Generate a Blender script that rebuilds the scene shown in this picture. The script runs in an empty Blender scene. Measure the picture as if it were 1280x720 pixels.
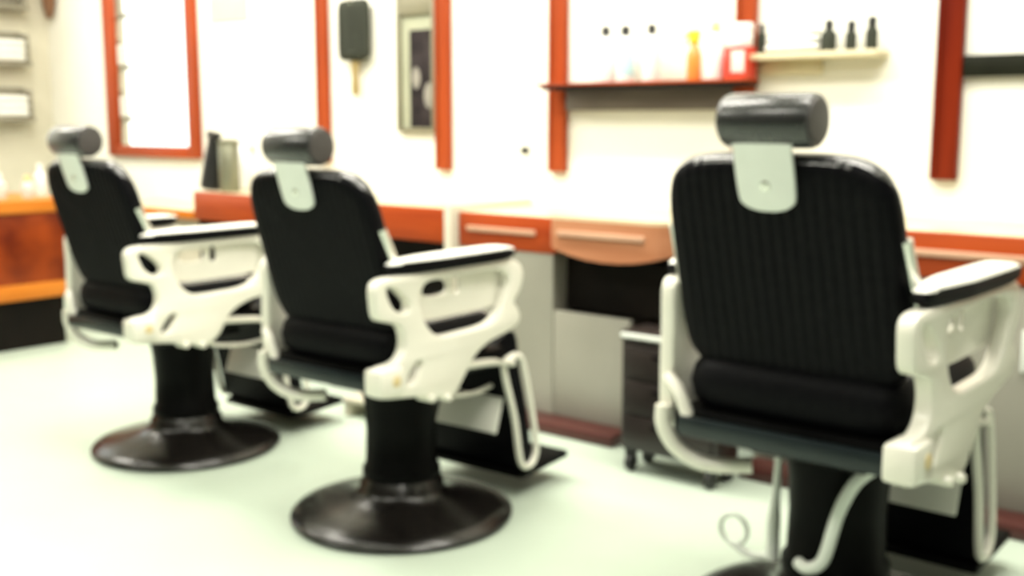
import bpy, bmesh, math, random
from mathutils import Vector, Matrix
random.seed(4)
scn = bpy.context.scene
COL = scn.collection
PI = math.pi

# ------------------------------------------------------------------ materials
def new_mat(name, color, rough=.5, metal=0., spec=.5, coat=0., ior=1.5, sheen=0.):
    m = bpy.data.materials.new(name); m.use_nodes = True
    b = m.node_tree.nodes['Principled BSDF']
    b.inputs['Base Color'].default_value = (*color, 1)
    b.inputs['Roughness'].default_value = rough
    b.inputs['Metallic'].default_value = metal
    b.inputs['Specular IOR Level'].default_value = spec
    b.inputs['Coat Weight'].default_value = coat
    b.inputs['IOR'].default_value = ior
    b.inputs['Sheen Weight'].default_value = sheen; b.inputs['Sheen Roughness'].default_value = .35
    b.inputs['Coat Roughness'].default_value = .15
    return m

def grain(m, c0, c1, scale=(3, 3, 3), detail=4., lo=.35, hi=.65, bump=0.):
    nt = m.node_tree; N = nt.nodes; b = N['Principled BSDF']
    tc = N.new('ShaderNodeTexCoord'); mp = N.new('ShaderNodeMapping')
    mp.inputs['Scale'].default_value = scale
    nz = N.new('ShaderNodeTexNoise'); nz.inputs['Scale'].default_value = 1.; nz.inputs['Detail'].default_value = detail
    cr = N.new('ShaderNodeValToRGB')
    cr.color_ramp.elements[0].position = lo; cr.color_ramp.elements[0].color = (*c0, 1)
    cr.color_ramp.elements[1].position = hi; cr.color_ramp.elements[1].color = (*c1, 1)
    nt.links.new(tc.outputs['Object'], mp.inputs['Vector']); nt.links.new(mp.outputs[0], nz.inputs['Vector'])
    nt.links.new(nz.outputs['Fac'], cr.inputs['Fac']); nt.links.new(cr.outputs[0], b.inputs['Base Color'])
    if bump:
        bp = N.new('ShaderNodeBump'); bp.inputs['Strength'].default_value = bump; bp.inputs['Distance'].default_value = .002
        nt.links.new(nz.outputs['Fac'], bp.inputs['Height']); nt.links.new(bp.outputs[0], b.inputs['Normal'])
    return m

M = {}
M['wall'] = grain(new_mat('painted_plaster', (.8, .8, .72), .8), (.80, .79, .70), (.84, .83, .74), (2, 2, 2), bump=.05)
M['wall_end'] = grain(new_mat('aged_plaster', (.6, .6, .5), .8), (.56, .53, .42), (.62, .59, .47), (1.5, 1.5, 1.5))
M['ceiling'] = grain(new_mat('ceiling_paint', (.8, .8, .76), .9), (.78, .78, .74), (.82, .82, .78), (2, 2, 2))
M['dim_wall'] = grain(new_mat('dark_panelling', (.05, .04, .03), .7), (.035, .028, .02), (.06, .05, .04), (6, 6, .6))
M['floor'] = grain(new_mat('pale_green_vinyl', (.7, .75, .65), .42), (.485, .575, .475), (.525, .61, .515), (1.2, 1.2, 1.2), detail=6)
M['leather'] = grain(new_mat('black_leather', (.006, .006, .007), .25, spec=.5, ior=1.8, sheen=.9), (.004, .004, .005), (.008, .008, .009), (60, 60, 60), bump=.05)
M['headrest_leather'] = grain(new_mat('headrest_leather', (.04, .042, .042), .24, ior=1.65, sheen=.7), (.013, .014, .014), (.019, .020, .020), (60, 60, 60), bump=.03)
M['leather_back'] = grain(new_mat('black_ribbed_leather', (.004, .004, .005), .5, spec=.08), (.002, .002, .003), (.004, .004, .005), (60, 60, 60), bump=.1)
M['porcelain'] = grain(new_mat('cream_enamel', (.8, .78, .68), .22, coat=.3), (.82, .80, .70), (.87, .85, .76), (4, 4, 4))
M['chrome'] = grain(new_mat('chrome', (.75, .75, .72), .22, 1.), (.66, .66, .62), (.76, .76, .72), (8, 8, 8))
M['satin'] = grain(new_mat('satin_metal', (.7, .74, .68), .35, .0), (.78, .82, .76), (.84, .88, .82), (8, 8, 8))
M['grey_cap'] = grain(new_mat('grey_vinyl', (.12, .11, .1), .5), (.045, .04, .038), (.065, .057, .054), (20, 20, 20))
M['black_metal'] = grain(new_mat('black_enamel', (.003, .003, .003), .4, spec=.06), (.002, .002, .002), (.004, .004, .004), (12, 12, 12))
M['base_metal'] = grain(new_mat('worn_black_metal', (.01, .008, .007), .24, .0, spec=.5), (.004, .0034, .003), (.009, .0075, .0065), (10, 10, 10))
M['rail_teal'] = grain(new_mat('dark_teal_metal', (.012, .02, .022), .3, .2), (.010, .016, .018), (.016, .024, .026), (9, 9, 9))
M['wood'] = grain(new_mat('red_varnished_wood', (.4, .06, .012), .4, spec=.2), (.25, .038, .008), (.37, .062, .014), (14, 14, 1.2), detail=6)
M['wood_h'] = grain(new_mat('orange_varnished_wood', (.45, .07, .012), .4, spec=.22), (.28, .038, .007), (.39, .062, .011), (1.5, 10, 16), detail=6)
M['wood_tan'] = grain(new_mat('tan_varnished_wood', (.5, .2, .09), .38, spec=.3), (.38, .15, .07), (.48, .215, .11), (1.5, 10, 16), detail=6)
M['wood_dark'] = grain(new_mat('mahogany', (.2, .02, .006), .4, spec=.12), (.085, .006, .002), (.18, .018, .004), (14, 14, 1.2), detail=6)
M['wood_desk'] = grain(new_mat('burl_wood', (.3, .05, .01), .4, spec=.25), (.10, .010, .002), (.34, .055, .006), (3.2, 4.2, 5), detail=5, lo=.3, hi=.7)
M['wood_honey'] = grain(new_mat('honey_wood', (.7, .25, .03), .4, spec=.25), (.52, .15, .012), (.66, .22, .03), (2, 2, 14), detail=5)
M['pale_wood'] = grain(new_mat('pale_handle_inlay', (.6, .3, .17), .4), (.52, .30, .19), (.60, .38, .25), (2, 10, 10))
M['grey_cab'] = grain(new_mat('grey_laminate', (.36, .35, .29), .4), (.27, .265, .215), (.315, .305, .255), (2, 2, 1.2))
M['cream_panel'] = grain(new_mat('cream_laminate', (.62, .58, .46), .4), (.58, .54, .43), (.66, .62, .50), (2, 2, 2))
M['worktop'] = grain(new_mat('cream_worktop', (.75, .68, .48), .3), (.60, .53, .34), (.66, .59, .40), (6, 6, 6))
M['dark_void'] = grain(new_mat('dark_board_and_shade', (.008, .006, .005), .6, spec=.1), (.006, .005, .004), (.012, .009, .007), (4, 4, 4))  # near-black for dark boards, and for shade in recesses and on the shelf edge
M['shelf_shadow'] = grain(new_mat('taupe_shelf_shadow', (.1, .08, .07), .6), (.12, .098, .082), (.17, .142, .122), (3, 10, 10))  # tone of the shadow below the bottle shelf
M['black_plastic'] = grain(new_mat('black_plastic', (.01, .01, .01), .4), (.008, .008, .008), (.014, .014, .013), (10, 10, 10))
M['trolley'] = grain(new_mat('charcoal_plastic', (.018, .013, .012), .35), (.014, .010, .009), (.024, .018, .016), (5, 5, 5))
M['plinth'] = grain(new_mat('oxblood_plinth', (.06, .012, .01), .4), (.045, .010, .008), (.075, .018, .014), (3, 10, 10))
M['white_plastic'] = grain(new_mat('white_plastic', (.82, .82, .8), .35), (.79, .79, .77), (.85, .85, .83), (10, 10, 10))
M['white_plate'] = grain(new_mat('white_enamel', (.88, .87, .8), .3), (.86, .85, .78), (.90, .89, .82), (10, 10, 10))
M['blue_label'] = grain(new_mat('pale_blue_label', (.45, .68, .7), .5), (.42, .65, .68), (.48, .71, .73), (10, 10, 10))
M['orange_liquid'] = grain(new_mat('orange_plastic', (.75, .25, .05), .3), (.70, .22, .04), (.80, .28, .06), (10, 10, 10))
M['yellow'] = grain(new_mat('yellow_plastic', (.9, .55, .05), .3), (.86, .50, .03), (.95, .60, .06), (10, 10, 10))
M['pale_orange'] = grain(new_mat('pale_orange_plastic', (.9, .6, .25), .4), (.86, .55, .22), (.94, .65, .28), (10, 10, 10))
M['red_box'] = grain(new_mat('red_carton', (.62, .05, .03), .5), (.56, .04, .022), (.68, .065, .035), (10, 10, 10))
M['pinkish'] = grain(new_mat('pale_pink_carton', (.75, .6, .56), .5), (.70, .55, .5), (.8, .66, .62), (10, 10, 10))
M['towel'] = grain(new_mat('white_towelling', (.8, .8, .74), .9), (.74, .74, .68), (.84, .84, .78), (70, 70, 70), bump=.4)
M['tray'] = grain(new_mat('taupe_metal', (.3, .28, .22), .5), (.20, .185, .135), (.26, .24, .18), (5, 5, 5))
M['brush_dark'] = grain(new_mat('dark_grey_rubber', (.055, .062, .048), .7, spec=.2), (.028, .031, .022), (.042, .046, .034), (60, 8, 4))
M['tan_wood'] = grain(new_mat('bare_beech', (.5, .4, .19), .5), (.27, .20, .075), (.35, .26, .105), (20, 20, 2))
M['olive_frame'] = grain(new_mat('olive_grey_frame', (.3, .28, .2), .5), (.15, .14, .085), (.20, .185, .12), (4, 4, 4))
M['mat_board'] = grain(new_mat('grey_mat_board', (.46, .46, .36), .8), (.30, .31, .215), (.35, .36, .255), (5, 5, 5))
M['card'] = grain(new_mat('pale_cream_card', (.74, .68, .54), .8), (.56, .50, .36), (.60, .54, .40), (5, 5, 5))
M['rail_black'] = grain(new_mat('black_green_metal', (.02, .022, .014), .5, spec=.1), (.008, .009, .005), (.013, .014, .008), (5, 5, 5))
M['canister'] = grain(new_mat('olive_grey_metal', (.28, .28, .2), .35, .3), (.17, .17, .115), (.22, .22, .15), (8, 8, 8))
M['brown_cloth'] = grain(new_mat('brown_cloth', (.2, .1, .05), .9), (.16, .075, .035), (.24, .12, .06), (20, 20, 4))
M['gold'] = grain(new_mat('faded_gold', (.75, .6, .3), .5), (.72, .58, .3), (.78, .64, .36), (20, 20, 20))
M['mirror'] = grain(new_mat('mirror_silver', (.9, .92, .9), .02, 1.), (.90, .92, .90), (.92, .93, .92), (1, 1, 1))

def print_material():
    m = new_mat('dark_photo_print', (.02, .015, .015), .6, spec=.1)
    nt = m.node_tree; N = nt.nodes; b = N['Principled BSDF']
    nz = N.new('ShaderNodeTexNoise'); nz.inputs['Scale'].default_value = 7.; nz.inputs['Detail'].default_value = 2.
    tc = N.new('ShaderNodeTexCoord'); nt.links.new(tc.outputs['Object'], nz.inputs['Vector'])
    cr = N.new('ShaderNodeValToRGB'); e = cr.color_ramp.elements
    e[0].position = .4; e[0].color = (.012, .009, .010, 1); e[1].position = .72; e[1].color = (.05, .04, .04, 1)
    nt.links.new(nz.outputs['Fac'], cr.inputs['Fac']); nt.links.new(cr.outputs[0], b.inputs['Base Color'])
    return m
M['print'] = print_material()
M['print_pale'] = grain(new_mat('pale_print_patch', (.35, .33, .28), .5), (.16, .15, .13), (.28, .26, .22), (14, 14, 14))

# ------------------------------------------------------------------ mesh helpers
def link(o, parent=None):
    COL.objects.link(o)
    if parent: o.parent = parent
    return o

def obj(name, bm, mat, parent=None, smooth=True, angle=40):
    bmesh.ops.recalc_face_normals(bm, faces=bm.faces[:])
    me = bpy.data.meshes.new(name); bm.to_mesh(me); bm.free()
    if isinstance(mat, str): mat = M[mat]
    me.materials.append(mat)
    if smooth:
        for p in me.polygons: p.use_smooth = True
        me.set_sharp_from_angle(angle=math.radians(angle))
    return link(bpy.data.objects.new(name, me), parent)

def tag(o, label, cat, group=None):
    o['label'] = label; o['category'] = cat
    if group: o['group'] = group
    return o

def thing(name, label, cat, loc=(0, 0, 0), rz=0., group=None):
    o = bpy.data.objects.new(name, None); o.empty_display_size = .1
    o.location = loc; o.rotation_euler = (0, 0, rz)
    link(o); return tag(o, label, cat, group)

def struct(o):
    o['kind'] = 'structure'; return o

def BM(): return bmesh.new()

def box(bm, x0, x1, y0, y1, z0, z1, bev=0., seg=2):
    r = bmesh.ops.create_cube(bm, size=1.)
    vs = r['verts']
    for v in vs:
        v.co = Vector((x0 + (v.co.x + .5) * (x1 - x0), y0 + (v.co.y + .5) * (y1 - y0), z0 + (v.co.z + .5) * (z1 - z0)))
    if bev:
        es = list({e for v in vs for e in v.link_edges})
        bmesh.ops.bevel(bm, geom=es, offset=bev, segments=seg, affect='EDGES', profile=.5)
    return bm

def bx(*a, **k): return box(BM(), *a, **k)

def lathe(bm, prof, c=(0, 0, 0), seg=40, axis='z', rot=None):
    """prof: list of (r, h)."""
    rings = []
    for r, h in prof:
        ring = []
        for i in range(seg):
            a = 2 * PI * i / seg
            p = (r * math.cos(a), r * math.sin(a), h)
            if axis == 'x': p = (p[2], p[0], p[1])
            elif axis == 'y': p = (p[0], p[2], p[1])
            v = Vector(p)
            if rot: v = rot @ v
            ring.append(bm.verts.new(v + Vector(c)))
        rings.append(ring)
    for a, b in zip(rings, rings[1:]):
        for i in range(seg):
            j = (i + 1) % seg
            bm.faces.new((a[i], a[j], b[j], b[i]))
    bm.faces.new(rings[0]); bm.faces.new(rings[-1])
    return bm

def spline(pts, n=8, closed=False):
    P = [Vector(p) for p in pts]; out = []; L = len(P)
    rng = range(L if closed else L - 1)
    for i in rng:
        if closed: p0, p1, p2, p3 = P[i - 1], P[i], P[(i + 1) % L], P[(i + 2) % L]
        else: p0, p1, p2, p3 = P[max(i - 1, 0)], P[i], P[i + 1], P[min(i + 2, L - 1)]
        for k in range(n):
            t = k / n
            out.append(.5 * ((2 * p1) + (-p0 + p2) * t + (2 * p0 - 5 * p1 + 4 * p2 - p3) * t * t + (-p0 + 3 * p1 - 3 * p2 + p3) * t ** 3))
    if not closed: out.append(P[-1])
    return out

def tube(bm, pts, r, closed=False, seg=12, sm=8, flat=1.):
    pts = spline(pts, sm, closed) if sm else [Vector(p) for p in pts]
    n = len(pts); rings = []; nrm = None
    for i, p in enumerate(pts):
        if closed: t = pts[(i + 1) % n] - pts[i - 1]
        else: t = pts[min(i + 1, n - 1)] - pts[max(i - 1, 0)]
        t.normalize()
        if nrm is None:
            nrm = t.orthogonal().normalized()
            if abs(t.x) < .9:
                nrm = (Vector((1, 0, 0)) - t * t.x).normalized()
        else:
            nrm = (nrm - t * nrm.dot(t)).normalized()
        b = t.cross(nrm)
        rr = r(i / (n - 1)) if callable(r) else r
        rings.append([bm.verts.new(p + nrm * (rr * math.cos(2 * PI * k / seg)) + b * (rr * flat * math.sin(2 * PI * k / seg))) for k in range(seg)])
    m = n if closed else n - 1
    for i in range(m):
        a, b = rings[i], rings[(i + 1) % n]
        for k in range(seg):
            l = (k + 1) % seg
            bm.faces.new((a[k], a[l], b[l], b[k]))
    if not closed:
        bm.faces.new(rings[0]); bm.faces.new(rings[-1])
    return bm

def plate(name, outer, holes, x0, x1, mat, parent, bevel=.004, plane='yz', smooth_n=6):
    """A flat plate with holes: outlines in a plane, thickness along the third axis."""
    cu = bpy.data.curves.new(name, 'CURVE'); cu.dimensions = '2D'; cu.fill_mode = 'BOTH'
    for o in [outer] + holes:
        P = spline([(p[0], p[1], 0) for p in o], smooth_n, True)
        s = cu.splines.new('POLY'); s.points.add(len(P) - 1); s.use_cyclic_u = True
        for q, p in zip(s.points, P): q.co = (p.x, p.y, 0, 1)
    cu.extrude = abs(x1 - x0) / 2 - bevel; cu.bevel_depth = bevel; cu.bevel_resolution = 2; cu.offset = -bevel
    tmp = bpy.data.objects.new('tmp_' + name, cu); COL.objects.link(tmp)
    dg = bpy.context.evaluated_depsgraph_get()
    me = bpy.data.meshes.new_from_object(tmp.evaluated_get(dg))
    bpy.data.objects.remove(tmp); bpy.data.curves.remove(cu)
    xm = (x0 + x1) / 2
    for v in me.vertices:
        a, b, c = v.co
        v.co = (xm + c, a, b) if plane == 'yz' else ((a, xm + c, b) if plane == 'xz' else (a, b, xm + c))
    me.name = name
    bm = BM(); bm.from_mesh(me); bpy.data.meshes.remove(me)
    bmesh.ops.remove_doubles(bm, verts=bm.verts[:], dist=1e-5)
    return obj(name, bm, mat, parent, angle=35)

def pillow(w, h, t, nu=40, nv=30, corner=4., soft=6., ribs=0, rib_d=.0, rib_side=-1):
    """Rounded slab centred at the origin: width along x, height along z, thickness along y."""
    bm = BM()
    def fg(u, v):
        # square -> superellipse outline
        m = max(abs(u), abs(v))
        if m < 1e-9: return 0., 0.
        d = (abs(u) ** corner + abs(v) ** corner) ** (1 / corner)
        s = m / d
        return u * s, v * s
    sides = []
    for side in (-1, 1):
        g = []
        for j in range(nv + 1):
            row = []
            for i in range(nu + 1):
                u = -1 + 2 * i / nu; v = -1 + 2 * j / nv
                # concentrate samples near the rim
                u = math.copysign(1 - (1 - abs(u)) ** 1.35, u); v = math.copysign(1 - (1 - abs(v)) ** 1.35, v)
                a, b = fg(u, v); m = max(abs(u), abs(v))
                th = t / 2 * (1 - m ** soft) ** (1 / 2.2) if m < 1 else 0.
                if ribs and side == rib_side:
                    x = a * w / 2
                    th -= rib_d * (1 - abs(math.sin(x * PI * ribs / w))) * (1 - m ** 8)
                row.append(bm.verts.new((a * w / 2, side * th, b * h / 2)))
            g.append(row)
        sides.append(g)
    for s, g in enumerate(sides):
        for j in range(nv):
            for i in range(nu):
                q = (g[j][i], g[j][i + 1], g[j + 1][i + 1], g[j + 1][i])
                bm.faces.new(q if s == 0 else q[::-1])
    bmesh.ops.remove_doubles(bm, verts=bm.verts[:], dist=1e-6)
    return bm

def xform(bm, mat):
    bmesh.ops.transform(bm, matrix=mat, verts=bm.verts[:]); return bm

def copy_tree(o, parent=None):
    c = o.copy(); COL.objects.link(c)
    if parent: c.parent = parent
    for ch in list(o.children): copy_tree(ch, c)
    return c

# ------------------------------------------------------------------ the room
XL, XR, YB, YF, ZC = -7.1, 2.2, 3.75, -2.4, 2.85
struct(obj('floor', bx(XL - .1, XR + .1, YF - .1, YB + .1, -.1, 0), 'floor', smooth=False))
struct(obj('ceiling', bx(XL - .1, XR + .1, YF - .1, YB + .1, ZC, ZC + .1), 'ceiling', smooth=False))
struct(obj('wall_back', bx(XL - .1, XR + .1, YB, YB + .1, 0, ZC), 'wall', smooth=False))
struct(obj('wall_right', bx(XR, XR + .1, YF, YB, 0, ZC), 'dim_wall', smooth=False))
struct(obj('wall_front', bx(XL - .1, XR + .1, YF - .1, YF, 0, ZC), 'dim_wall', smooth=False))
# end wall; unseen window opening added to whiten the mirror and light the chairs
WY0, WY1, WZ0, WZ1 = 1.75, 3.22, .9, 2.3
b = BM()
box(b, XL - .1, XL, YF, WY0, 0, ZC); box(b, XL - .1, XL, WY1, YB, 0, ZC)
box(b, XL - .1, XL, WY0, WY1, 0, WZ0); box(b, XL - .1, XL, WY0, WY1, WZ1, ZC)
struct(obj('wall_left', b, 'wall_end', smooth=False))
w = BM()
for (a0, a1, c0, c1) in ((WY0, WY0 + .05, WZ0, WZ1), (WY1 - .05, WY1, WZ0, WZ1), (WY0, WY1, WZ0, WZ0 + .05), (WY0, WY1, WZ1 - .05, WZ1), (2.46, 2.50, WZ0, WZ1)):
    box(w, XL - .08, XL + .01, a0, a1, c0, c1)
struct(obj('added_window_1', w, 'cream_panel', smooth=False))

# ------------------------------------------------------------------ wooden posts on the wall
def post(label, xa, xb, z0, mat='wood'):
    o = thing('wall_post', label, 'post', ((xa + xb) / 2, YB, z0), 0, 'wooden posts along the back wall')
    h = (xb - xa) / 2
    obj('post_board', bx(-h, h, -.035, -.001, 0, 2.35 - z0, .005), mat, o)
    obj('edge_bead', bx(-h + .012, -h + .02, -.041, -.035, .01, 2.33 - z0, .002), mat, o)
    return o
post('narrow red wooden wall post just above the headrest of the middle barber chair', -4.414, -4.335, .94)
post('red wooden wall post that covers the right edge of the grey framed picture', -3.591, -3.508, .925)
post('orange wooden wall post under the left end of the bottle shelf', -2.935, -2.85, .935)
post('red wooden wall post at the right end of the bottle shelf, above the largest headrest', -2.068, -1.99, .945)
post('dark mahogany wall post with the black rail running off to its right', -1.335, -1.25, .955, 'wood_dark')

# ------------------------------------------------------------------ framed mirror
mr = thing('wall_mirror', 'tall mirror in a red wooden frame with a bottom rail, near the room corner', 'mirror', (-5.905, YB, .934))
hw, fw_, mt = .468, .085, 1.4
for s in (-1, 1):
    xs = sorted((s * hw, s * (hw - fw_)))
    obj('frame_side', bx(xs[0], xs[1], -.04, -.001, 0, mt, .006), 'wood', mr)
obj('frame_rail', bx(-hw + fw_, hw - fw_, -.039, -.001, 0, .065, .006), 'wood_h', mr)
obj('frame_rail', bx(-hw + fw_, hw - fw_, -.039, -.001, mt - .08, mt, .006), 'wood_h', mr)
obj('mirror_glass', bx(-hw + fw_, hw - fw_, -.016, -.006, .065, mt - .08), 'mirror', mr, smooth=False)

# ------------------------------------------------------------------ wall shelf with bottles
sh = thing('wall_shelf', 'thin wooden wall shelf carrying white bottles and a red carton', 'shelf', (-2.43, YB, 1.27))
obj('shelf_board', bx(-.47, .47, -.165, -.0365, .015, .025, .003), 'wood_h', sh)
obj('shaded_under_edge', bx(-.44, .465, -.162, -.0365, .0, .0148, .003), 'dark_void', sh)  # near-black strip: shade on the shelf's front edge, put into the colour
obj('shadow_board', bx(-.41, .355, -.034, -.002, -.082, .006, .003), 'shelf_shadow', sh)  # dark board in place of the shadow cast under the shelf
SZ = 1.2955

def bottle(name, label, x, y, h, r, body_mat, cap_mat, z, cap_h=.03, cap_r=None, neck=True, group=None, label_mat=None, cat='bottle'):
    o = thing(name, label, cat, (x, y, z), random.uniform(-.5, .5), group)
    cr_ = cap_r or r * .45
    hb = h - cap_h
    prof = [(r * .92, 0), (r, .006), (r, hb * .72), (r * .9, hb * .84), (cr_ * .9, hb * .95), (cr_ * .85, hb)] if neck else [(r * .95, 0), (r, .005), (r, hb - .004), (r * .96, hb)]
    obj('bottle_body', lathe(BM(), prof, seg=28), body_mat, o)
    obj('cap', lathe(BM(), [(cr_ * .9, hb - .002), (cr_, hb + .002), (cr_, h - .004), (cr_ * .86, h)], seg=24), cap_mat, o)
    if label_mat:
        obj('wrap_label', lathe(BM(), [(r * 1.0, hb * .12), (r * 1.015, hb * .13), (r * 1.015, hb * .62), (r * 1.0, hb * .63)], seg=28), label_mat, o)
    return o
G1 = 'white bottles on the wooden wall shelf'
bottle('bottle', 'white bottle with dark cap, first from the left end of the wall shelf', -2.599, 3.655, .215, .036, 'white_plastic', 'black_plastic', SZ, .036, .017, group=G1)
bottle('bottle', 'white bottle with dark cap and pale blue label on the wall shelf', -2.506, 3.655, .212, .034, 'white_plastic', 'black_plastic', SZ, .036, .017, group=G1, label_mat='blue_label')
bottle('bottle', 'white dark-capped bottle standing alone at mid shelf, left of the orange sprayer', -2.386, 3.655, .212, .036, 'white_plastic', 'black_plastic', SZ, .036, .016, group=G1)
bottle('bottle', 'white bottle with pale orange cap between the orange sprayer and red carton', -2.113, 3.655, .205, .036, 'white_plastic', 'pale_orange', SZ, .034, .016, group=G1)
sp = thing('spray_bottle', 'orange spray bottle with yellow trigger head on the wall shelf', 'bottle', (-2.19, 3.64, SZ), .0)
obj('bottle_body', lathe(BM(), [(.024, 0), (.027, .005), (.026, .09), (.018, .118), (.012, .128), (.012, .134)], seg=28), 'orange_liquid', sp)
b = lathe(BM(), [(.017, .13), (.019, .133), (.019, .152), (.015, .155)], seg=24)
box(b, -.026, .021, -.013, .013, .153, .18, .006)
obj('spray_head', b, 'yellow', sp)
obj('nozzle', bx(-.088, -.024, -.006, .006, .158, .168, .003), 'pale_orange', sp)
obj('trigger', tube(BM(), [(-.024, 0, .157), (-.036, 0, .143), (-.033, 0, .125)], .004, seg=8), 'yellow', sp)
rb = thing('carton', 'red carton with a white front label at the right end of the shelf', 'box', (-2.0, 3.655, SZ))
obj('carton_body', bx(-.05, .036, -.045, .045, 0, .112, .003), 'red_box', rb)
obj('front_label', bx(-.02, .032, -.0465, -.044, .022, .098, .001), 'pinkish', rb)
jar = thing('jar', 'white round jar stacked on top of the red carton', 'jar', (-2.005, 3.655, SZ + .112))
obj('jar_body', lathe(BM(), [(.036, .0), (.04, .005), (.04, .05), (.037, .056)], seg=28), 'white_plastic', jar)
obj('lid', lathe(BM(), [(.041, .056), (.042, .06), (.042, .08), (.038, .084)], seg=28), 'white_plastic', jar)

# ------------------------------------------------------------------ white ledge with dark bottles
lg = thing('wall_ledge', 'narrow white wall ledge with dark bottles, between two red posts', 'shelf', (-1.735, YB, 1.36))
obj('ledge_board', bx(-.25, .235, -.11, -.001, .0, .022, .004), 'worktop', lg)
obj('ledge_batten', bx(-.24, .0, -.03, -.002, -.05, -.0005, .004), 'worktop', lg)
LZ = 1.3825
G2 = 'dark bottles on the white wall ledge'
bottle('dark_bottle', 'dark bottle right beside the white towel mound on the ledge', -1.692, 3.69, .105, .026, 'brush_dark', 'black_plastic', LZ, .03, .014, group=G2)
bottle('dark_bottle', 'dark bottle in the middle of three on the white ledge', -1.612, 3.69, .098, .019, 'brush_dark', 'black_plastic', LZ, .03, .013, group=G2)
bottle('dark_bottle', 'tallest dark bottle, at the right end of the white ledge', -1.540, 3.69, .108, .02, 'brush_dark', 'black_plastic', LZ, .03, .014, group=G2)
bottle('dark_bottle', 'slim dark bottle half hidden behind the white towel mound near the post', -1.95, 3.70, .105, .016, 'brush_dark', 'black_plastic', LZ, .022, .010, group=G2)
tb = BM()
for k, (hh, ww) in enumerate(((.03, .105), (.03, .10), (.028, .09), (.022, .07))):
    p = pillow(ww * 2, .09, hh * 1.15, 16, 12, 3.5, 5)
    xform(p, Matrix.Translation((0, 0, .017 + k * .026)) @ Matrix.Rotation(PI / 2, 4, 'X'))
    me = bpy.data.meshes.new('t'); p.to_mesh(me); p.free(); tb.from_mesh(me); bpy.data.meshes.remove(me)
tw = obj('folded_towel', tb, 'towel'); tw.location = (-1.82, 3.69, LZ)
tag(tw, 'mound of white folded towel on the narrow white ledge', 'towel')

# ------------------------------------------------------------------ black rail
rl = thing('wall_rail', 'black metal rail fixed to the wall right of the mahogany post', 'rail', (-.85, YB, 1.32))
obj('rail_bar', bx(-.395, .5, -.03, -.008, -.034, .034, .004), 'rail_black', rl)
for x in (-.2, .3):
    obj('rail_mount', bx(x - .02, x + .02, -.009, -.001, -.02, .02, .002), 'black_metal', rl)

# ------------------------------------------------------------------ brush
br = thing('barber_brush', 'large dark grey brush with tan handle hanging on the wall', 'brush', (-4.115, YB, 1.266))
b = pillow(.208, .285, .05, 72, 26, 9, 8, ribs=9, rib_d=.009)
xform(b, Matrix.Translation((0, -.04, .310)))
obj('brush_head', b, 'brush_dark', br)
obj('ferrule', lathe(BM(), [(.03, .165), (.045, .185), (.05, .2), (.03, .21)], (0, -.036, 0), 20), 'brush_dark', br)
obj('handle', lathe(BM(), [(.008, 0), (.016, .004), (.020, .03), (.017, .09), (.02, .15), (.022, .175)], (0, -.036, 0), 20), 'tan_wood', br)
obj('hook', tube(BM(), [(0, -.002, .42), (0, -.05, .43), (0, -.07, .455)], .005, seg=8), 'chrome', br)

# ------------------------------------------------------------------ framed picture
pc = thing('framed_picture', 'dark photograph in an olive grey frame, its right side behind a red post', 'picture', (-3.7165, YB, 1.096))
x0, x1, h = -.124, .124, .62
b = BM()
box(b, x0, x0 + .022, -.03, -.001, 0, h, .003); box(b, x1 - .022, x1, -.03, -.001, 0, h, .003)
box(b, x0 + .022, x1 - .022, -.03, -.001, 0, .018, .003); box(b, x0 + .022, x1 - .022, -.03, -.001, h - .09, h, .003)
obj('frame', b, 'olive_frame', pc)
obj('mat_board', bx(x0 + .02, x1 - .02, -.014, -.002, .016, h - .085), 'mat_board', pc, smooth=False)
pr = obj('print', bx(-.045, x1 - .022, -.017, -.0135, .02, .462), 'print', pc, smooth=False)
b = BM()
for (cx, cz, rx, rz) in ((-.005, .245, .028, .05), (.075, .165, .03, .06)):
    seg = 20
    ring = [b.verts.new((cx + rx * math.cos(2 * PI * i / seg), -.0178, cz + rz * math.sin(2 * PI * i / seg))) for i in range(seg)]
    f = b.faces.new(ring)
    ex = bmesh.ops.extrude_face_region(b, geom=[f])
    for v in ex['geom']:
        if isinstance(v, bmesh.types.BMVert): v.co.y += .001
o = obj('pale_figure', b, 'print_pale', pr, smooth=False)

# ------------------------------------------------------------------ small things on the wall
cd = obj('notice_card', bx(-.165, .165, -.006, -.001, 0, .24, .001), 'card', smooth=False); cd.location = (-5.15, YB, 1.674)  # plain blank paper card flat on the wall
tag(cd, 'blank pale cream notice on the wall right of the framed mirror', 'notice')
def hook(label, x, z, mat):
    o = thing('wall_hook', label, 'hook', (x, YB, z), 0, 'small hooks on the back wall')
    obj('hook_plate', lathe(BM(), [(.016, -.001), (.016, -.004), (.012, -.007)], axis='y', seg=20), mat, o)
    obj('hook_peg', lathe(BM(), [(.007, -.006), (.007, -.022), (.011, -.024), (.011, -.03), (.007, -.033)], axis='y', seg=16), mat, o)
hook('small dark wall hook midway between two red posts above the orange drawer', -3.077, 1.021, 'black_metal')
hook('small grey wall hook just left of the middle chair headrest', -4.991, .992, 'canister')

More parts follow.
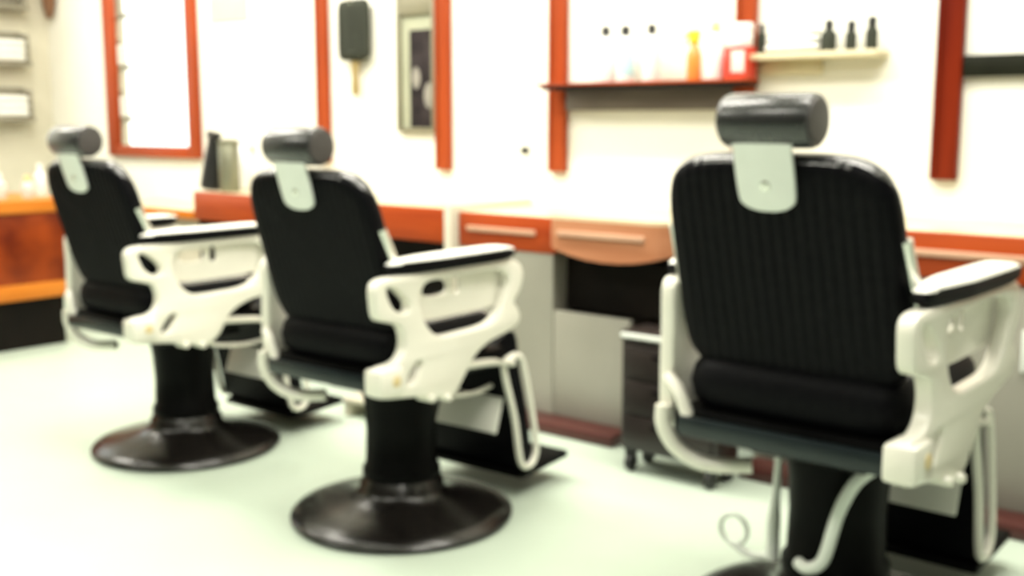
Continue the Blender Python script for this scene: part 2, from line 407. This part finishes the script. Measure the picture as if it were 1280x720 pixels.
# end wall trays of towels
G3 = 'towel trays on the end wall'; G4 = 'folded towels in the end wall trays'
for k, (z, la, lb) in enumerate(((1.485, 'taupe wall tray holding a towel, second from the floor on end wall', 'white folded towel in the upper of the two fully visible wall trays'),
                         (1.14, 'taupe wall tray holding a towel, lowest one on the end wall', 'white folded towel in the lowest tray on the end wall'),
                         (1.83, 'topmost taupe wall tray, only its underside showing at picture top', None))):
    t = thing('towel_tray', la, 'tray', (XL, 3.385, z), 0, G3)
    obj('tray_base', bx(.001, .14, -.18, .18, 0, .03, .006), 'tray', t)
    obj('tray_back', bx(.001, .014, -.18, .18, .03, .215, .004), 'tray', t)
    obj('tray_end', bx(.014, .12, .155, .18, .03, .20, .01), 'tray', t)
    if lb:
        tw = BM()
        for q in range(3):
            box(tw, .02, .132, -.165, .148, .032 + q * .044, .032 + q * .044 + .042, .017, 3)
        o = obj('folded_towel', tw, 'towel'); o.location = (XL, 3.385, z)
        tag(o, lb, 'towel', G4)
dr = pillow(.19, .62, .05, 24, 24, 3, 4, ribs=4, rib_d=.01)
for v in dr.verts: v.co.x *= .62 + .38 * min(1, max(0, (v.co.z + .31) / .4))
o = obj('hanging_cloth', dr, 'brown_cloth'); o.location = (-7.0, 3.712, 2.10)
tag(o, 'brown cloth hanging high in the corner beside the end wall', 'cloth')

# ------------------------------------------------------------------ reception desk
dk = thing('reception_desk', 'burl wood desk with honey coloured top edge and black base by the end wall', 'desk', (-5.45, 2.0, 0))
obj('desk_top', bx(-.62, .015, -.9, .96, .69, .755, .01), 'wood_honey', dk)
obj('front_panel', bx(-.60, 0, -.88, .94, .335, .69, .004), 'wood_desk', dk)
obj('bottom_rail', bx(-.61, .008, -.89, .95, .255, .335, .008), 'wood_honey', dk)
obj('base', bx(-.56, -.04, -.84, .90, 0, .255), 'dark_void', dk, smooth=False)  # dark plinth, its black also carrying the shadow under the desk
for s, y in ((-1, -.86), (1, .92)):
    obj('corner_post', bx(-.02, .012, y - .02, y + .02, .33, .69, .004), 'wood_desk', dk)
G5 = 'pale jars on the reception desk'
for i, (y, x, r, h, m, cm, la) in enumerate(((2.66, -5.62, .035, .13, 'pinkish', 'white_plastic', 'pale pink bottle nearest the wall trays on the wood desk'),
                               (2.80, -5.6, .03, .115, 'pinkish', 'pale_orange', 'pale pink bottle with a faint orange cap on the wood desk'),
                               (2.90, -5.66, .028, .17, 'white_plastic', 'white_plastic', 'slim white bottle, tallest on the wood desk'))):
    bottle('bottle', la, x, y, h, r, m, cm, .755, .03, group=G5)

# ------------------------------------------------------------------ counter units
def drawer_unit(name, label, x0, x1, zt, zb, yf, mat, handle=True, depth=None):
    t = thing(name, label, 'counter', (x0, yf, 0), 0, 'counter units along the back wall')
    w = x1 - x0; d = YB - yf - .002
    obj('worktop', bx(0, w, .012, d, zt - .012, zt, .003), 'worktop', t)
    obj('counter_body', bx(.002, w - .002, .022, d, zb + .01, zt - .0125), 'wood_dark', t, smooth=False)
    f = obj('drawer', bx(0, w, 0, .022, zb, zt - .001, .008), mat, t)
    if handle:
        obj('handle', bx(.05, w - .09, -.012, .001, (zb + zt) / 2 - .005, (zb + zt) / 2 + .017, .006), 'pale_wood', f)
    return t
# left low run (beside the desk, behind the first chair)
lw = thing('wall_counter', 'low thin wooden counter along the wall below the framed mirror', 'counter', (-5.9, 3.33, 0))
obj('worktop', bx(0, 1.03, .004, .418, .672, .69, .003), 'worktop', lw)
obj('front_edge', bx(0, 1.03, 0, .02, .645, .688, .004), 'wood_honey', lw)
obj('cabinet_body', bx(.0, 1.03, .06, .418, 0, .644), 'cream_panel', lw, smooth=False)
ua = drawer_unit('drawer_counter', 'long orange wooden drawer counter between the first and middle barber chairs', -4.86, -3.10, .797, .655, 3.28, 'wood_h', False)
obj('recess_shade_board', bx(.02, 1.72, .18, .46, .0, .66), 'dark_void', ua, smooth=False)  # near-black block supplies the shade of the knee space below
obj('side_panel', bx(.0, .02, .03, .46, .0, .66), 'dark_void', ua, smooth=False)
ep = obj('end_panel', bx(-.019, .019, -.04, .468, 0, .815, .004), 'cream_panel'); ep.location = (-3.066, 3.28, 0)
tag(ep, 'narrow cream upright panel between two orange drawers', 'panel')
ub = drawer_unit('drawer_counter', 'short bright orange drawer with pale groove handle above a grey cabinet', -3.043, -2.553, .79, .652, 3.28, 'wood_h')
gb = thing('grey_cabinet', 'grey cabinet with open dark recess under the curved tan drawer', 'cabinet', (-3.043, 3.28, 0))
obj('cabinet_panel', bx(0, .478, .005, .46, .0, .6515), 'grey_cab', gb, smooth=False)
obj('cabinet_door', bx(.481, .825, .005, .03, .035, .44, .004), 'grey_cab', gb)
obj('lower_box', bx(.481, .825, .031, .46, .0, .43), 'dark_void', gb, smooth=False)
obj('recess_shade_board', bx(.479, 1.3, .09, .46, .441, .638), 'dark_void', gb, smooth=False)  # near-black block; the open recess gets its shade from this colour
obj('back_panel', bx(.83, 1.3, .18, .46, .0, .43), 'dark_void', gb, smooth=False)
# curved drawer (bay front)
uc = thing('bay_counter', 'tan wooden counter drawer with a bowed lower edge and pale handle strip', 'counter', (-2.55, 3.28, 0))
prof = [(0.0, 0.0), (.035, -.07), (.06, -.083), (.47, -.083), (.50, -.075), (.585, .0), (.585, .02), (0, .02)]
b = BM()
n = len(prof)
def zlow(x): return .652 + .055 * abs((x - .29) / .29) ** 2.2
pts = []
for (a, c) in zip(prof[:6], prof[1:6]):
    for k in range(6):
        t_ = k / 6; pts.append((a[0] + (c[0] - a[0]) * t_, a[1] + (c[1] - a[1]) * t_))
pts.append(prof[5])
lo = [b.verts.new((x, y, zlow(x))) for x, y in pts]; hi = [b.verts.new((x, y, .795)) for x, y in pts]
lo2 = [b.verts.new((x, .04, zlow(x))) for x, y in pts]; hi2 = [b.verts.new((x, .04, .795)) for x, y in pts]
for i in range(len(pts) - 1):
    b.faces.new((lo[i], lo[i + 1], hi[i + 1], hi[i])); b.faces.new((hi[i], hi[i + 1], hi2[i + 1], hi2[i]))
    b.faces.new((lo[i], lo[i + 1], lo2[i + 1], lo2[i])); b.faces.new((lo2[i], lo2[i + 1], hi2[i + 1], hi2[i]))
b.faces.new((lo[0], hi[0], hi2[0], lo2[0])); b.faces.new((lo[-1], hi[-1], hi2[-1], lo2[-1]))
dro = obj('drawer', b, 'wood_tan', uc, angle=30)
obj('handle', bx(.075, .45, -.093, -.082, .735, .757, .005), 'pale_wood', dro)
b = BM()
top = [b.verts.new((x, y + .004, .7955)) for x, y in prof[:6]] + [b.verts.new((.585, .468, .7955)), b.verts.new((0, .468, .7955))]
f = b.faces.new(top); ex = bmesh.ops.extrude_face_region(b, geom=[f])
for v in ex['geom']:
    if isinstance(v, bmesh.types.BMVert): v.co.z += .012
obj('worktop', b, 'worktop', uc, smooth=False)
obj('counter_body', bx(.003, .58, .042, .468, .72, .794), 'wood_dark', uc, smooth=False)
ud = drawer_unit('drawer_counter', 'deep red drawer counter with a pale groove, behind the large chair', -1.95, -.2, .828, .69, 3.28, 'wood_h')
gd = thing('grey_cabinet', 'grey double door cabinet under the red drawer at picture right', 'cabinet', (-1.72, 3.28, 0))
obj('cabinet_box', bx(0, 1.5, .03, .46, .0, .6895), 'grey_cab', gd, smooth=False)
for xa, xb in ((.005, .88), (.89, 1.49)):
    d_ = obj('door', bx(xa, xb, .006, .0295, .03, .68, .004), 'grey_cab', gd)
    obj('handle', bx(xb - .05, xb - .035, -.012, .0065, .45, .57, .004), 'satin', d_)
# plinths on the floor
for xa, xb, la in ((-3.04, -2.2, 'oxblood floor plinth along the foot of the grey recess cabinet'), (-1.7, -.25, 'oxblood floor plinth along the foot of the grey double door cabinet')):
    o = obj('floor_plinth', bx(0, xb - xa, 0, .125, 0, .045, .008), 'plinth'); o.location = (xa, 3.155, 0)
    tag(o, la, 'plinth', 'floor plinths')

# counter top things
bk = thing('tapered_bottle', 'tall black tapered bottle leaning on the orange counter under the mirror', 'bottle', (-4.815, 3.36, .799))
rt = Matrix.Rotation(.17, 3, 'Y')
obj('bottle_body', lathe(BM(), [(.052, .010), (.058, .018), (.055, .06), (.040, .2), (.034, .24), (.036, .25), (.036, .262)], rot=rt, seg=28), 'black_plastic', bk)
obj('spray_head', xform(bx(-.05, .03, -.02, .02, .262, .295, .008), rt.to_4x4()), 'black_plastic', bk)
gc = thing('canister', 'olive grey metal canister beside the tall black bottle', 'canister', (-4.66, 3.36, .799))
obj('canister_body', lathe(BM(), [(.046, 0), (.05, .006), (.05, .225), (.046, .23)], seg=32), 'canister', gc)
obj('lid', lathe(BM(), [(.048, .23), (.052, .234), (.052, .25), (.03, .258)], seg=32), 'canister', gc)
wb = bottle('bottle', 'white tapered bottle half behind the tall black bottle on the counter', -4.80, 3.55, .27, .045, 'white_plastic', 'white_plastic', .799, .04, .02, cat='bottle')

# ------------------------------------------------------------------ tool trolley
tr = thing('tool_trolley', 'charcoal drawer trolley on casters behind the left arm of the large chair', 'trolley', (-1.86, 3.0, 0))
b = BM()
box(b, -.18, .18, -.02, .125, .075, .44, .008)
obj('trolley_body', b, 'trolley', tr)
obj('top_tray', bx(-.185, .185, -.025, .128, .441, .475, .008), 'trolley', tr)
for k in range(3):
    d_ = obj('drawer', bx(-.165, .165, -.032, -.0205, .09 + k * .115, .195 + k * .115, .004), 'trolley', tr)
    obj('handle', bx(-.05, .05, -.042, -.0315, .165 + k * .115, .177 + k * .115, .003), 'black_metal', d_)
obj('top_rim', bx(-.175, .06, -.036, -.0255, .452, .468, .003), 'satin', tr)
for sx in (-.15, .15):
    for sy in (.0, .105):
        c_ = lathe(BM(), [(.024, -.012), (.028, -.008), (.028, .008), (.024, .012)], (sx, sy, .0285), 20, 'x')
        box(c_, sx - .018, sx + .018, sy - .012, sy + .012, .045, .0745, .003)
        obj('caster', c_, 'black_plastic', tr)

# low step on the floor
st = thing('step_stool', 'low pale grey step on the floor behind the middle chair column', 'step', (-3.17, 2.92, 0), .15)
obj('step_top', bx(-.1, .1, -.07, .09, .055, .08, .01), 'cream_panel', st)
for sx in (-.085, .085):
    obj('leg', bx(sx - .012, sx + .012, -.06, .08, 0, .056, .004), 'cream_panel', st)

# ------------------------------------------------------------------ barber chairs
LEAN = math.radians(17)
def make_chair(label):
    t = thing('barber_chair', label, 'barber chair', (0, 0, 0), 0, 'barber chairs facing the mirrors')
    up = []
    # pedestal
    obj('base', lathe(BM(), [(.312, .0), (.324, .006), (.325, .016), (.316, .026), (.28, .038), (.22, .052), (.165, .066), (.135, .08), (.124, .095), (.122, .112), (.112, .122), (.108, .14)], seg=72), 'base_metal', t)
    obj('column', lathe(BM(), [(.108, .12), (.114, .13), (.114, .15), (.104, .165), (.101, .26), (.106, .34), (.116, .40), (.116, .415)], seg=48), 'black_metal', t)
    # under-frame
    b = BM(); box(b, -.13, .13, -.17, .15, .40, .452, .012); box(b, -.2, .2, -.05, .05, .42, .452, .006)
    up.append(obj('mechanism_box', b, 'black_metal', t))
    b = BM(); box(b, -.238, .238, -.29, .19, .45, .505, .012)
    up.append(obj('seat_frame', b, 'black_metal', t))
    up.append(obj('rear_rail', bx(-.215, .225, -.31, -.291, .452, .494, .008), 'rail_teal', t))
    b = pillow(.47, .47, .13, 30, 30, 7, 9)
    xform(b, Matrix.Translation((0, -.045, .558)) @ Matrix.Rotation(PI / 2, 4, 'X'))
    sc = obj('seat_cushion', b, 'leather', t); up.append(sc)
    sc.data.materials.append(M['leather_back'])
    for p in sc.data.polygons:
        if p.center.y < -.2 or p.normal.z < .85: p.material_index = 1
    # backrest
    R = Matrix.Rotation(LEAN, 4, 'X')
    b = pillow(.475, .468, .068, 132, 36, 5.2, 14, ribs=20, rib_d=.0045)
    for v in b.verts:
        v.co.x *= 1 - .035 * (v.co.z + .215) / .43
    B = Matrix.Translation((0, -.281, .803)) @ R
    xform(b, B)
    bk = obj('backrest', b, 'leather_back', t, angle=60); up.append(bk)
    bk.data.materials.append(M['leather'])
    ax = (B.to_3x3() @ Vector((0, 1, 0))).normalized()
    for p in bk.data.polygons:
        if p.normal.dot(ax) > -.75 and p.normal.z > .35: p.material_index = 1
    for s in (-1, 1):
        up.append(obj('back_bracket', tube(BM(), [B @ Vector((s * .232, .0, .08)), B @ Vector((s * .238, .012, -.02)), B @ Vector((s * .246, .02, -.11))], .012, seg=10), 'chrome', t))
    hp = plate('headrest_plate', [(-.05, .128), (.05, .128), (.057, .112), (.056, .03), (.046, .010), (.025, .001), (0, -.001), (-.025, .001), (-.046, .010), (-.056, .03), (-.057, .112)], [], -.004, .004, 'satin', t, .002, 'xz', 4)
    hp.data.transform(B @ Matrix.Translation((0, -.040, .137))); up.append(hp)
    b = lathe(BM(), [(.011, .002), (.010, -.001), (.006, -.0022)], axis='y', seg=18)
    obj('plate_knob', xform(b, B @ Matrix.Translation((.0, -.0445, .185))), 'chrome', hp)
    hb = obj('headrest_post', tube(BM(), [B @ Vector((0, -.022, .2)), B @ Vector((0, -.015, .24)), B @ Vector((0, -.01, .29))], .016, seg=12), 'base_metal', t)
    up.append(hb)
    HC = Vector((.006, -.372, 1.084))
    hr = obj('headrest', lathe(BM(), [(.037, -.088), (.046, -.086), (.049, -.078), (.0495, 0), (.049, .078), (.046, .086), (.037, .088)], HC, 48, 'x'), 'headrest_leather', t)
    up.append(hr)
    for s in (-1, 1):
        obj('end_cap', lathe(BM(), [(.041, s * .0875), (.040, s * .091), (.033, s * .0925)], HC, 36, 'x'), 'grey_cap', hr)
    # arms
    outer = [(-.374, .757), (-.28, .766), (-.1, .767), (.10, .767), (.165, .763), (.203, .742), (.214, .712), (.20, .672), (.172, .642), (.188, .622), (.20, .594), (.185, .572),
             (.13, .556), (.06, .542), (.0, .515), (-.05, .463), (-.085, .428), (-.14, .425), (-.24, .445), (-.36, .462), (-.377, .478), (-.377, .528), (-.365, .542), (-.312, .548),
             (-.285, .57), (-.279, .605), (-.295, .638), (-.335, .652), (-.37, .664), (-.380, .70)]
    outer_l = [(-.262, .757), (-.2, .766)] + outer[2:18] + [(-.18, .43), (-.235, .445), (-.262, .48), (-.268, .56), (-.266, .66)]
    hole_rear = [(-.345, .735), (-.312, .735), (-.262, .692), (-.275, .668), (-.32, .685)]
    hole_arm = [(-.222, .69), (-.212, .728), (-.17, .742), (-.05, .744), (.08, .742), (.135, .728), (.15, .70), (.135, .665), (.108, .622), (.06, .594), (-.05, .588), (-.15, .592), (-.20, .63)]
    hole_low = [(-.268, .505), (-.235, .538), (-.215, .528), (-.245, .485), (-.272, .482)]
    for s in (1, -1):
        x0, x1 = sorted((s * .252, s * .286))
        ap = plate('arm_panel', outer if s > 0 else outer_l, [hole_rear, hole_arm, hole_low] if s > 0 else [hole_arm], x0, x1, 'porcelain', t, .006, 'yz', 4)
        up.append(ap)
        ix0, ix1 = sorted((s * .2395, s * .2505))
        plate('inner_panel', [(-.235, .70), (-.225, .745), (-.10, .752), (.13, .752), (.165, .72), (.165, .69), (.145, .65), (.118, .634), (.0, .629), (-.16, .631), (-.22, .65)],
              [[(-.175, .70), (-.165, .728), (-.12, .734), (-.085, .726), (-.08, .70), (-.12, .692)], [(-.055, .692), (-.05, .735), (-.035, .735), (-.03, .692)]], ix0, ix1, 'porcelain', ap, .003, 'yz', 3)
        if s > 0:
            obj('hinge_block', bx(.238, .300, -.385, -.295, .468, .538, .010), 'porcelain', ap)
            obj('badge', lathe(BM(), [(.014, .2995), (.014, .302), (.010, .303)], (0, -.33, .505), 20, 'x'), 'gold', ap)
            for y, z in ((-.19, .432), (-.125, .422)):
                obj('bolt', lathe(BM(), [(.010, .246), (.010, .296), (.007, .300)], (0, y, z), 14, 'x'), 'porcelain', ap)
        # arm pad
        pl_ = .50 if s > 0 else .43
        pd = pillow(.078, pl_, .042, 20, 40, 5, 8)
        for v in pd.verts:
            k = (v.co.z + pl_ / 2) / pl_
            v.co.x *= .55 + .45 * min(1, k / .35)
        xform(pd, Matrix.Translation((s * .266, .175 - pl_ / 2, .785)) @ Matrix.Rotation(-PI / 2, 4, 'X'))
        ao = obj('arm_pad', pd, 'white_plate', t); up.append(ao)
        ao.data.materials.append(M['leather_back'])
        for p in ao.data.polygons:
            if p.center.z < .794: p.material_index = 1
        # curved rear bracket under the seat
        if s < 0: up.append(obj('rear_bracket', tube(BM(), [(s * .268, -.275, .50), (s * .266, -.275, .455), (s * .238, -.262, .408), (s * .18, -.24, .382), (s * .10, -.2, .385)], .017, seg=12), 'porcelain', t))
        if s < 0: up.append(obj('seat_bracket', tube(BM(), [(s * .262, -.27, .56), (s * .225, -.285, .535), (s * .2, -.29, .49)], .014, seg=10), 'porcelain', t))
        # footrest arm and link
        up.append(obj('legrest_arm', tube(BM(), [(s * .262, -.03, .487), (s * .25, .05, .478), (s * .23, .16, .462), (s * .215, .255, .44)], .0115, seg=10), 'porcelain', t))
        up.append(obj('legrest_link', tube(BM(), [(s * .262, -.01, .50), (s * .262, -.045, .45), (s * .24, -.06, .41), (s * .19, .1, .375), (s * .16, .22, .37)], .0075, seg=8), 'porcelain', t))
        up.append(obj('legrest_rail', tube(BM(), [(s * .205, .225, .425), (s * .205, .25, .452), (s * .205, .285, .455), (s * .205, .315, .43), (s * .205, .355, .30), (s * .205, .385, .165), (s * .205, .375, .115), (s * .205, .34, .10), (s * .205, .305, .13), (s * .205, .275, .27)], .0105, True, 10), 'porcelain', t))
    # legrest board: thick padded slab
    b = BM()
    prof = [(.225, .43), (.13, .452), (.14, .475), (.20, .505), (.255, .53), (.285, .528), (.30, .50), (.312, .41), (.345, .29), (.372, .15), (.368, .10), (.345, .082), (.318, .11), (.285, .27)]
    for sgn in (0,): pass
    L_ = [[b.verts.new((x, y, z)) for y, z in prof] for x in (-.196, .196)]
    nn = len(prof)
    for i in range(nn):
        b.faces.new((L_[0][i], L_[0][(i + 1) % nn], L_[1][(i + 1) % nn], L_[1][i]))
    b.faces.new(L_[0]); b.faces.new(L_[1])
    up.append(obj('legrest', b, 'leather_back', t, angle=50))
    # white plate on the back of the legrest
    th = math.atan2(.05, .15)
    b = bx(-.06, .175, -.006, .006, -.055, .055, .004)
    xform(b, Matrix.Translation((0, .242, .275)) @ Matrix.Rotation(-.34, 4, 'X'))
    up.append(obj('legrest_plate', b, 'white_plate', t))
    # foot platform, made bigger and lower to stand in for floor shadow too
    b = bx(-.2, .2, -.12, .13, -.012, .012, .008)
    xform(b, Matrix.Translation((0, .44, .078)) @ Matrix.Rotation(.06, 4, 'X'))
    up.append(obj('foot_platform', b, 'black_metal', t))
    return t, up

c2, ups = make_chair('black ribbed barber chair with cream arms, middle of the three, before the orange drawer')
idx = [ch.name.split('.')[0] for ch in c2.children]
c1 = copy_tree(c2); c3 = copy_tree(c2)
c1['label'] = 'black barber chair with cream arms, smallest in view, beside the wood desk'
c3['label'] = 'largest black barber chair seen from behind, with the bottle shelf above it'
c1.location = (-3.383, 2.218, 0); c2.location = (-2.29, 2.217, 0); c3.location = (-1.007, 2.343, 0)
for c, a in ((c1, 1.5), (c2, 2.5), (c3, 0.)): c.rotation_euler = (0, 0, math.radians(a))
# pump lever, brake lever with ring
lv = obj('brake_lever', tube(BM(), [(-.128, -.02, .40), (-.132, -.02, .30), (-.137, -.02, .20), (-.137, -.02, .12)], lambda k: .009 + .006 * min(1, max(0, (k - .45) * 6)), seg=10), 'satin', c3)
b = tube(BM(), [(-.235 + .034 * math.cos(a * PI / 6), -.02, .165 + .034 * math.sin(a * PI / 6)) for a in range(12)], .006, True, 8, 3)
tube(b, [(-.235, -.02, .131), (-.19, -.02, .115), (-.14, -.02, .125)], .009, seg=8)
obj('ring_handle', b, 'satin', lv)
(obj('pump_lever', tube(BM(), [(.13, -.10, .41), (.09, -.125, .37), (.06, -.135, .30), (.035, -.14, .20), (.0, -.135, .17), (-.03, -.115, .168)], .013, seg=10), 'satin', c3))
c3.scale = (1.06, 1.06, 1.06)

# ------------------------------------------------------------------ light
def area(name, loc, rot, sx, sy, e, col=(1, .96, .86)):
    l = bpy.data.lights.new(name, 'AREA'); l.shape = 'RECTANGLE'; l.size = sx; l.size_y = sy; l.energy = e; l.color = col
    o = bpy.data.objects.new(name, l); o.location = loc; o.rotation_euler = rot; COL.objects.link(o); return o
for i, x in enumerate((-6.0, -4.2, -2.4, -.6)):
    area('ceiling_lamp', (x, 1.75, ZC - .03), (0, 0, 0), 1.25, .5, 35)
for i, x in enumerate((-4.2, -2.0, .2)):
    area('front_fill_lamp', (x, -.3, ZC - .03), (0, 0, 0), 1.25, .5, 26)  # added fill row, brightens the chair faces turned to the camera
for i, x in enumerate((-5.2, -3.1, -1.0)):
    area('wall_wash_lamp', (x, 2.75, ZC - .03), (math.radians(28), 0, 0), 1.6, .25, 43)
wd = bpy.data.worlds.new('daylight'); scn.world = wd; wd.use_nodes = True
wd.node_tree.nodes['Background'].inputs['Color'].default_value = (.95, 1., .93, 1)
wd.node_tree.nodes['Background'].inputs['Strength'].default_value = 2.5

# ------------------------------------------------------------------ camera
F, YAW, PITCH = 1400., math.radians(40.1), math.atan(210 / 1400.)
cam = bpy.data.cameras.new('camera'); co = bpy.data.objects.new('camera', cam); COL.objects.link(co)
cam.sensor_width = 36.; cam.lens = 36. * F / 1280.
co.location = (0, 0, 1.15); co.rotation_euler = (PI / 2 - PITCH, 0, YAW)
cam.dof.use_dof = True; cam.dof.focus_distance = .40; cam.dof.aperture_fstop = 13.5
scn.camera = co
scn.view_settings.view_transform = 'Standard'; scn.view_settings.look = 'None'
scn.view_settings.gamma = 1.; scn.view_settings.use_curve_mapping = False
scn.view_settings.exposure = .35
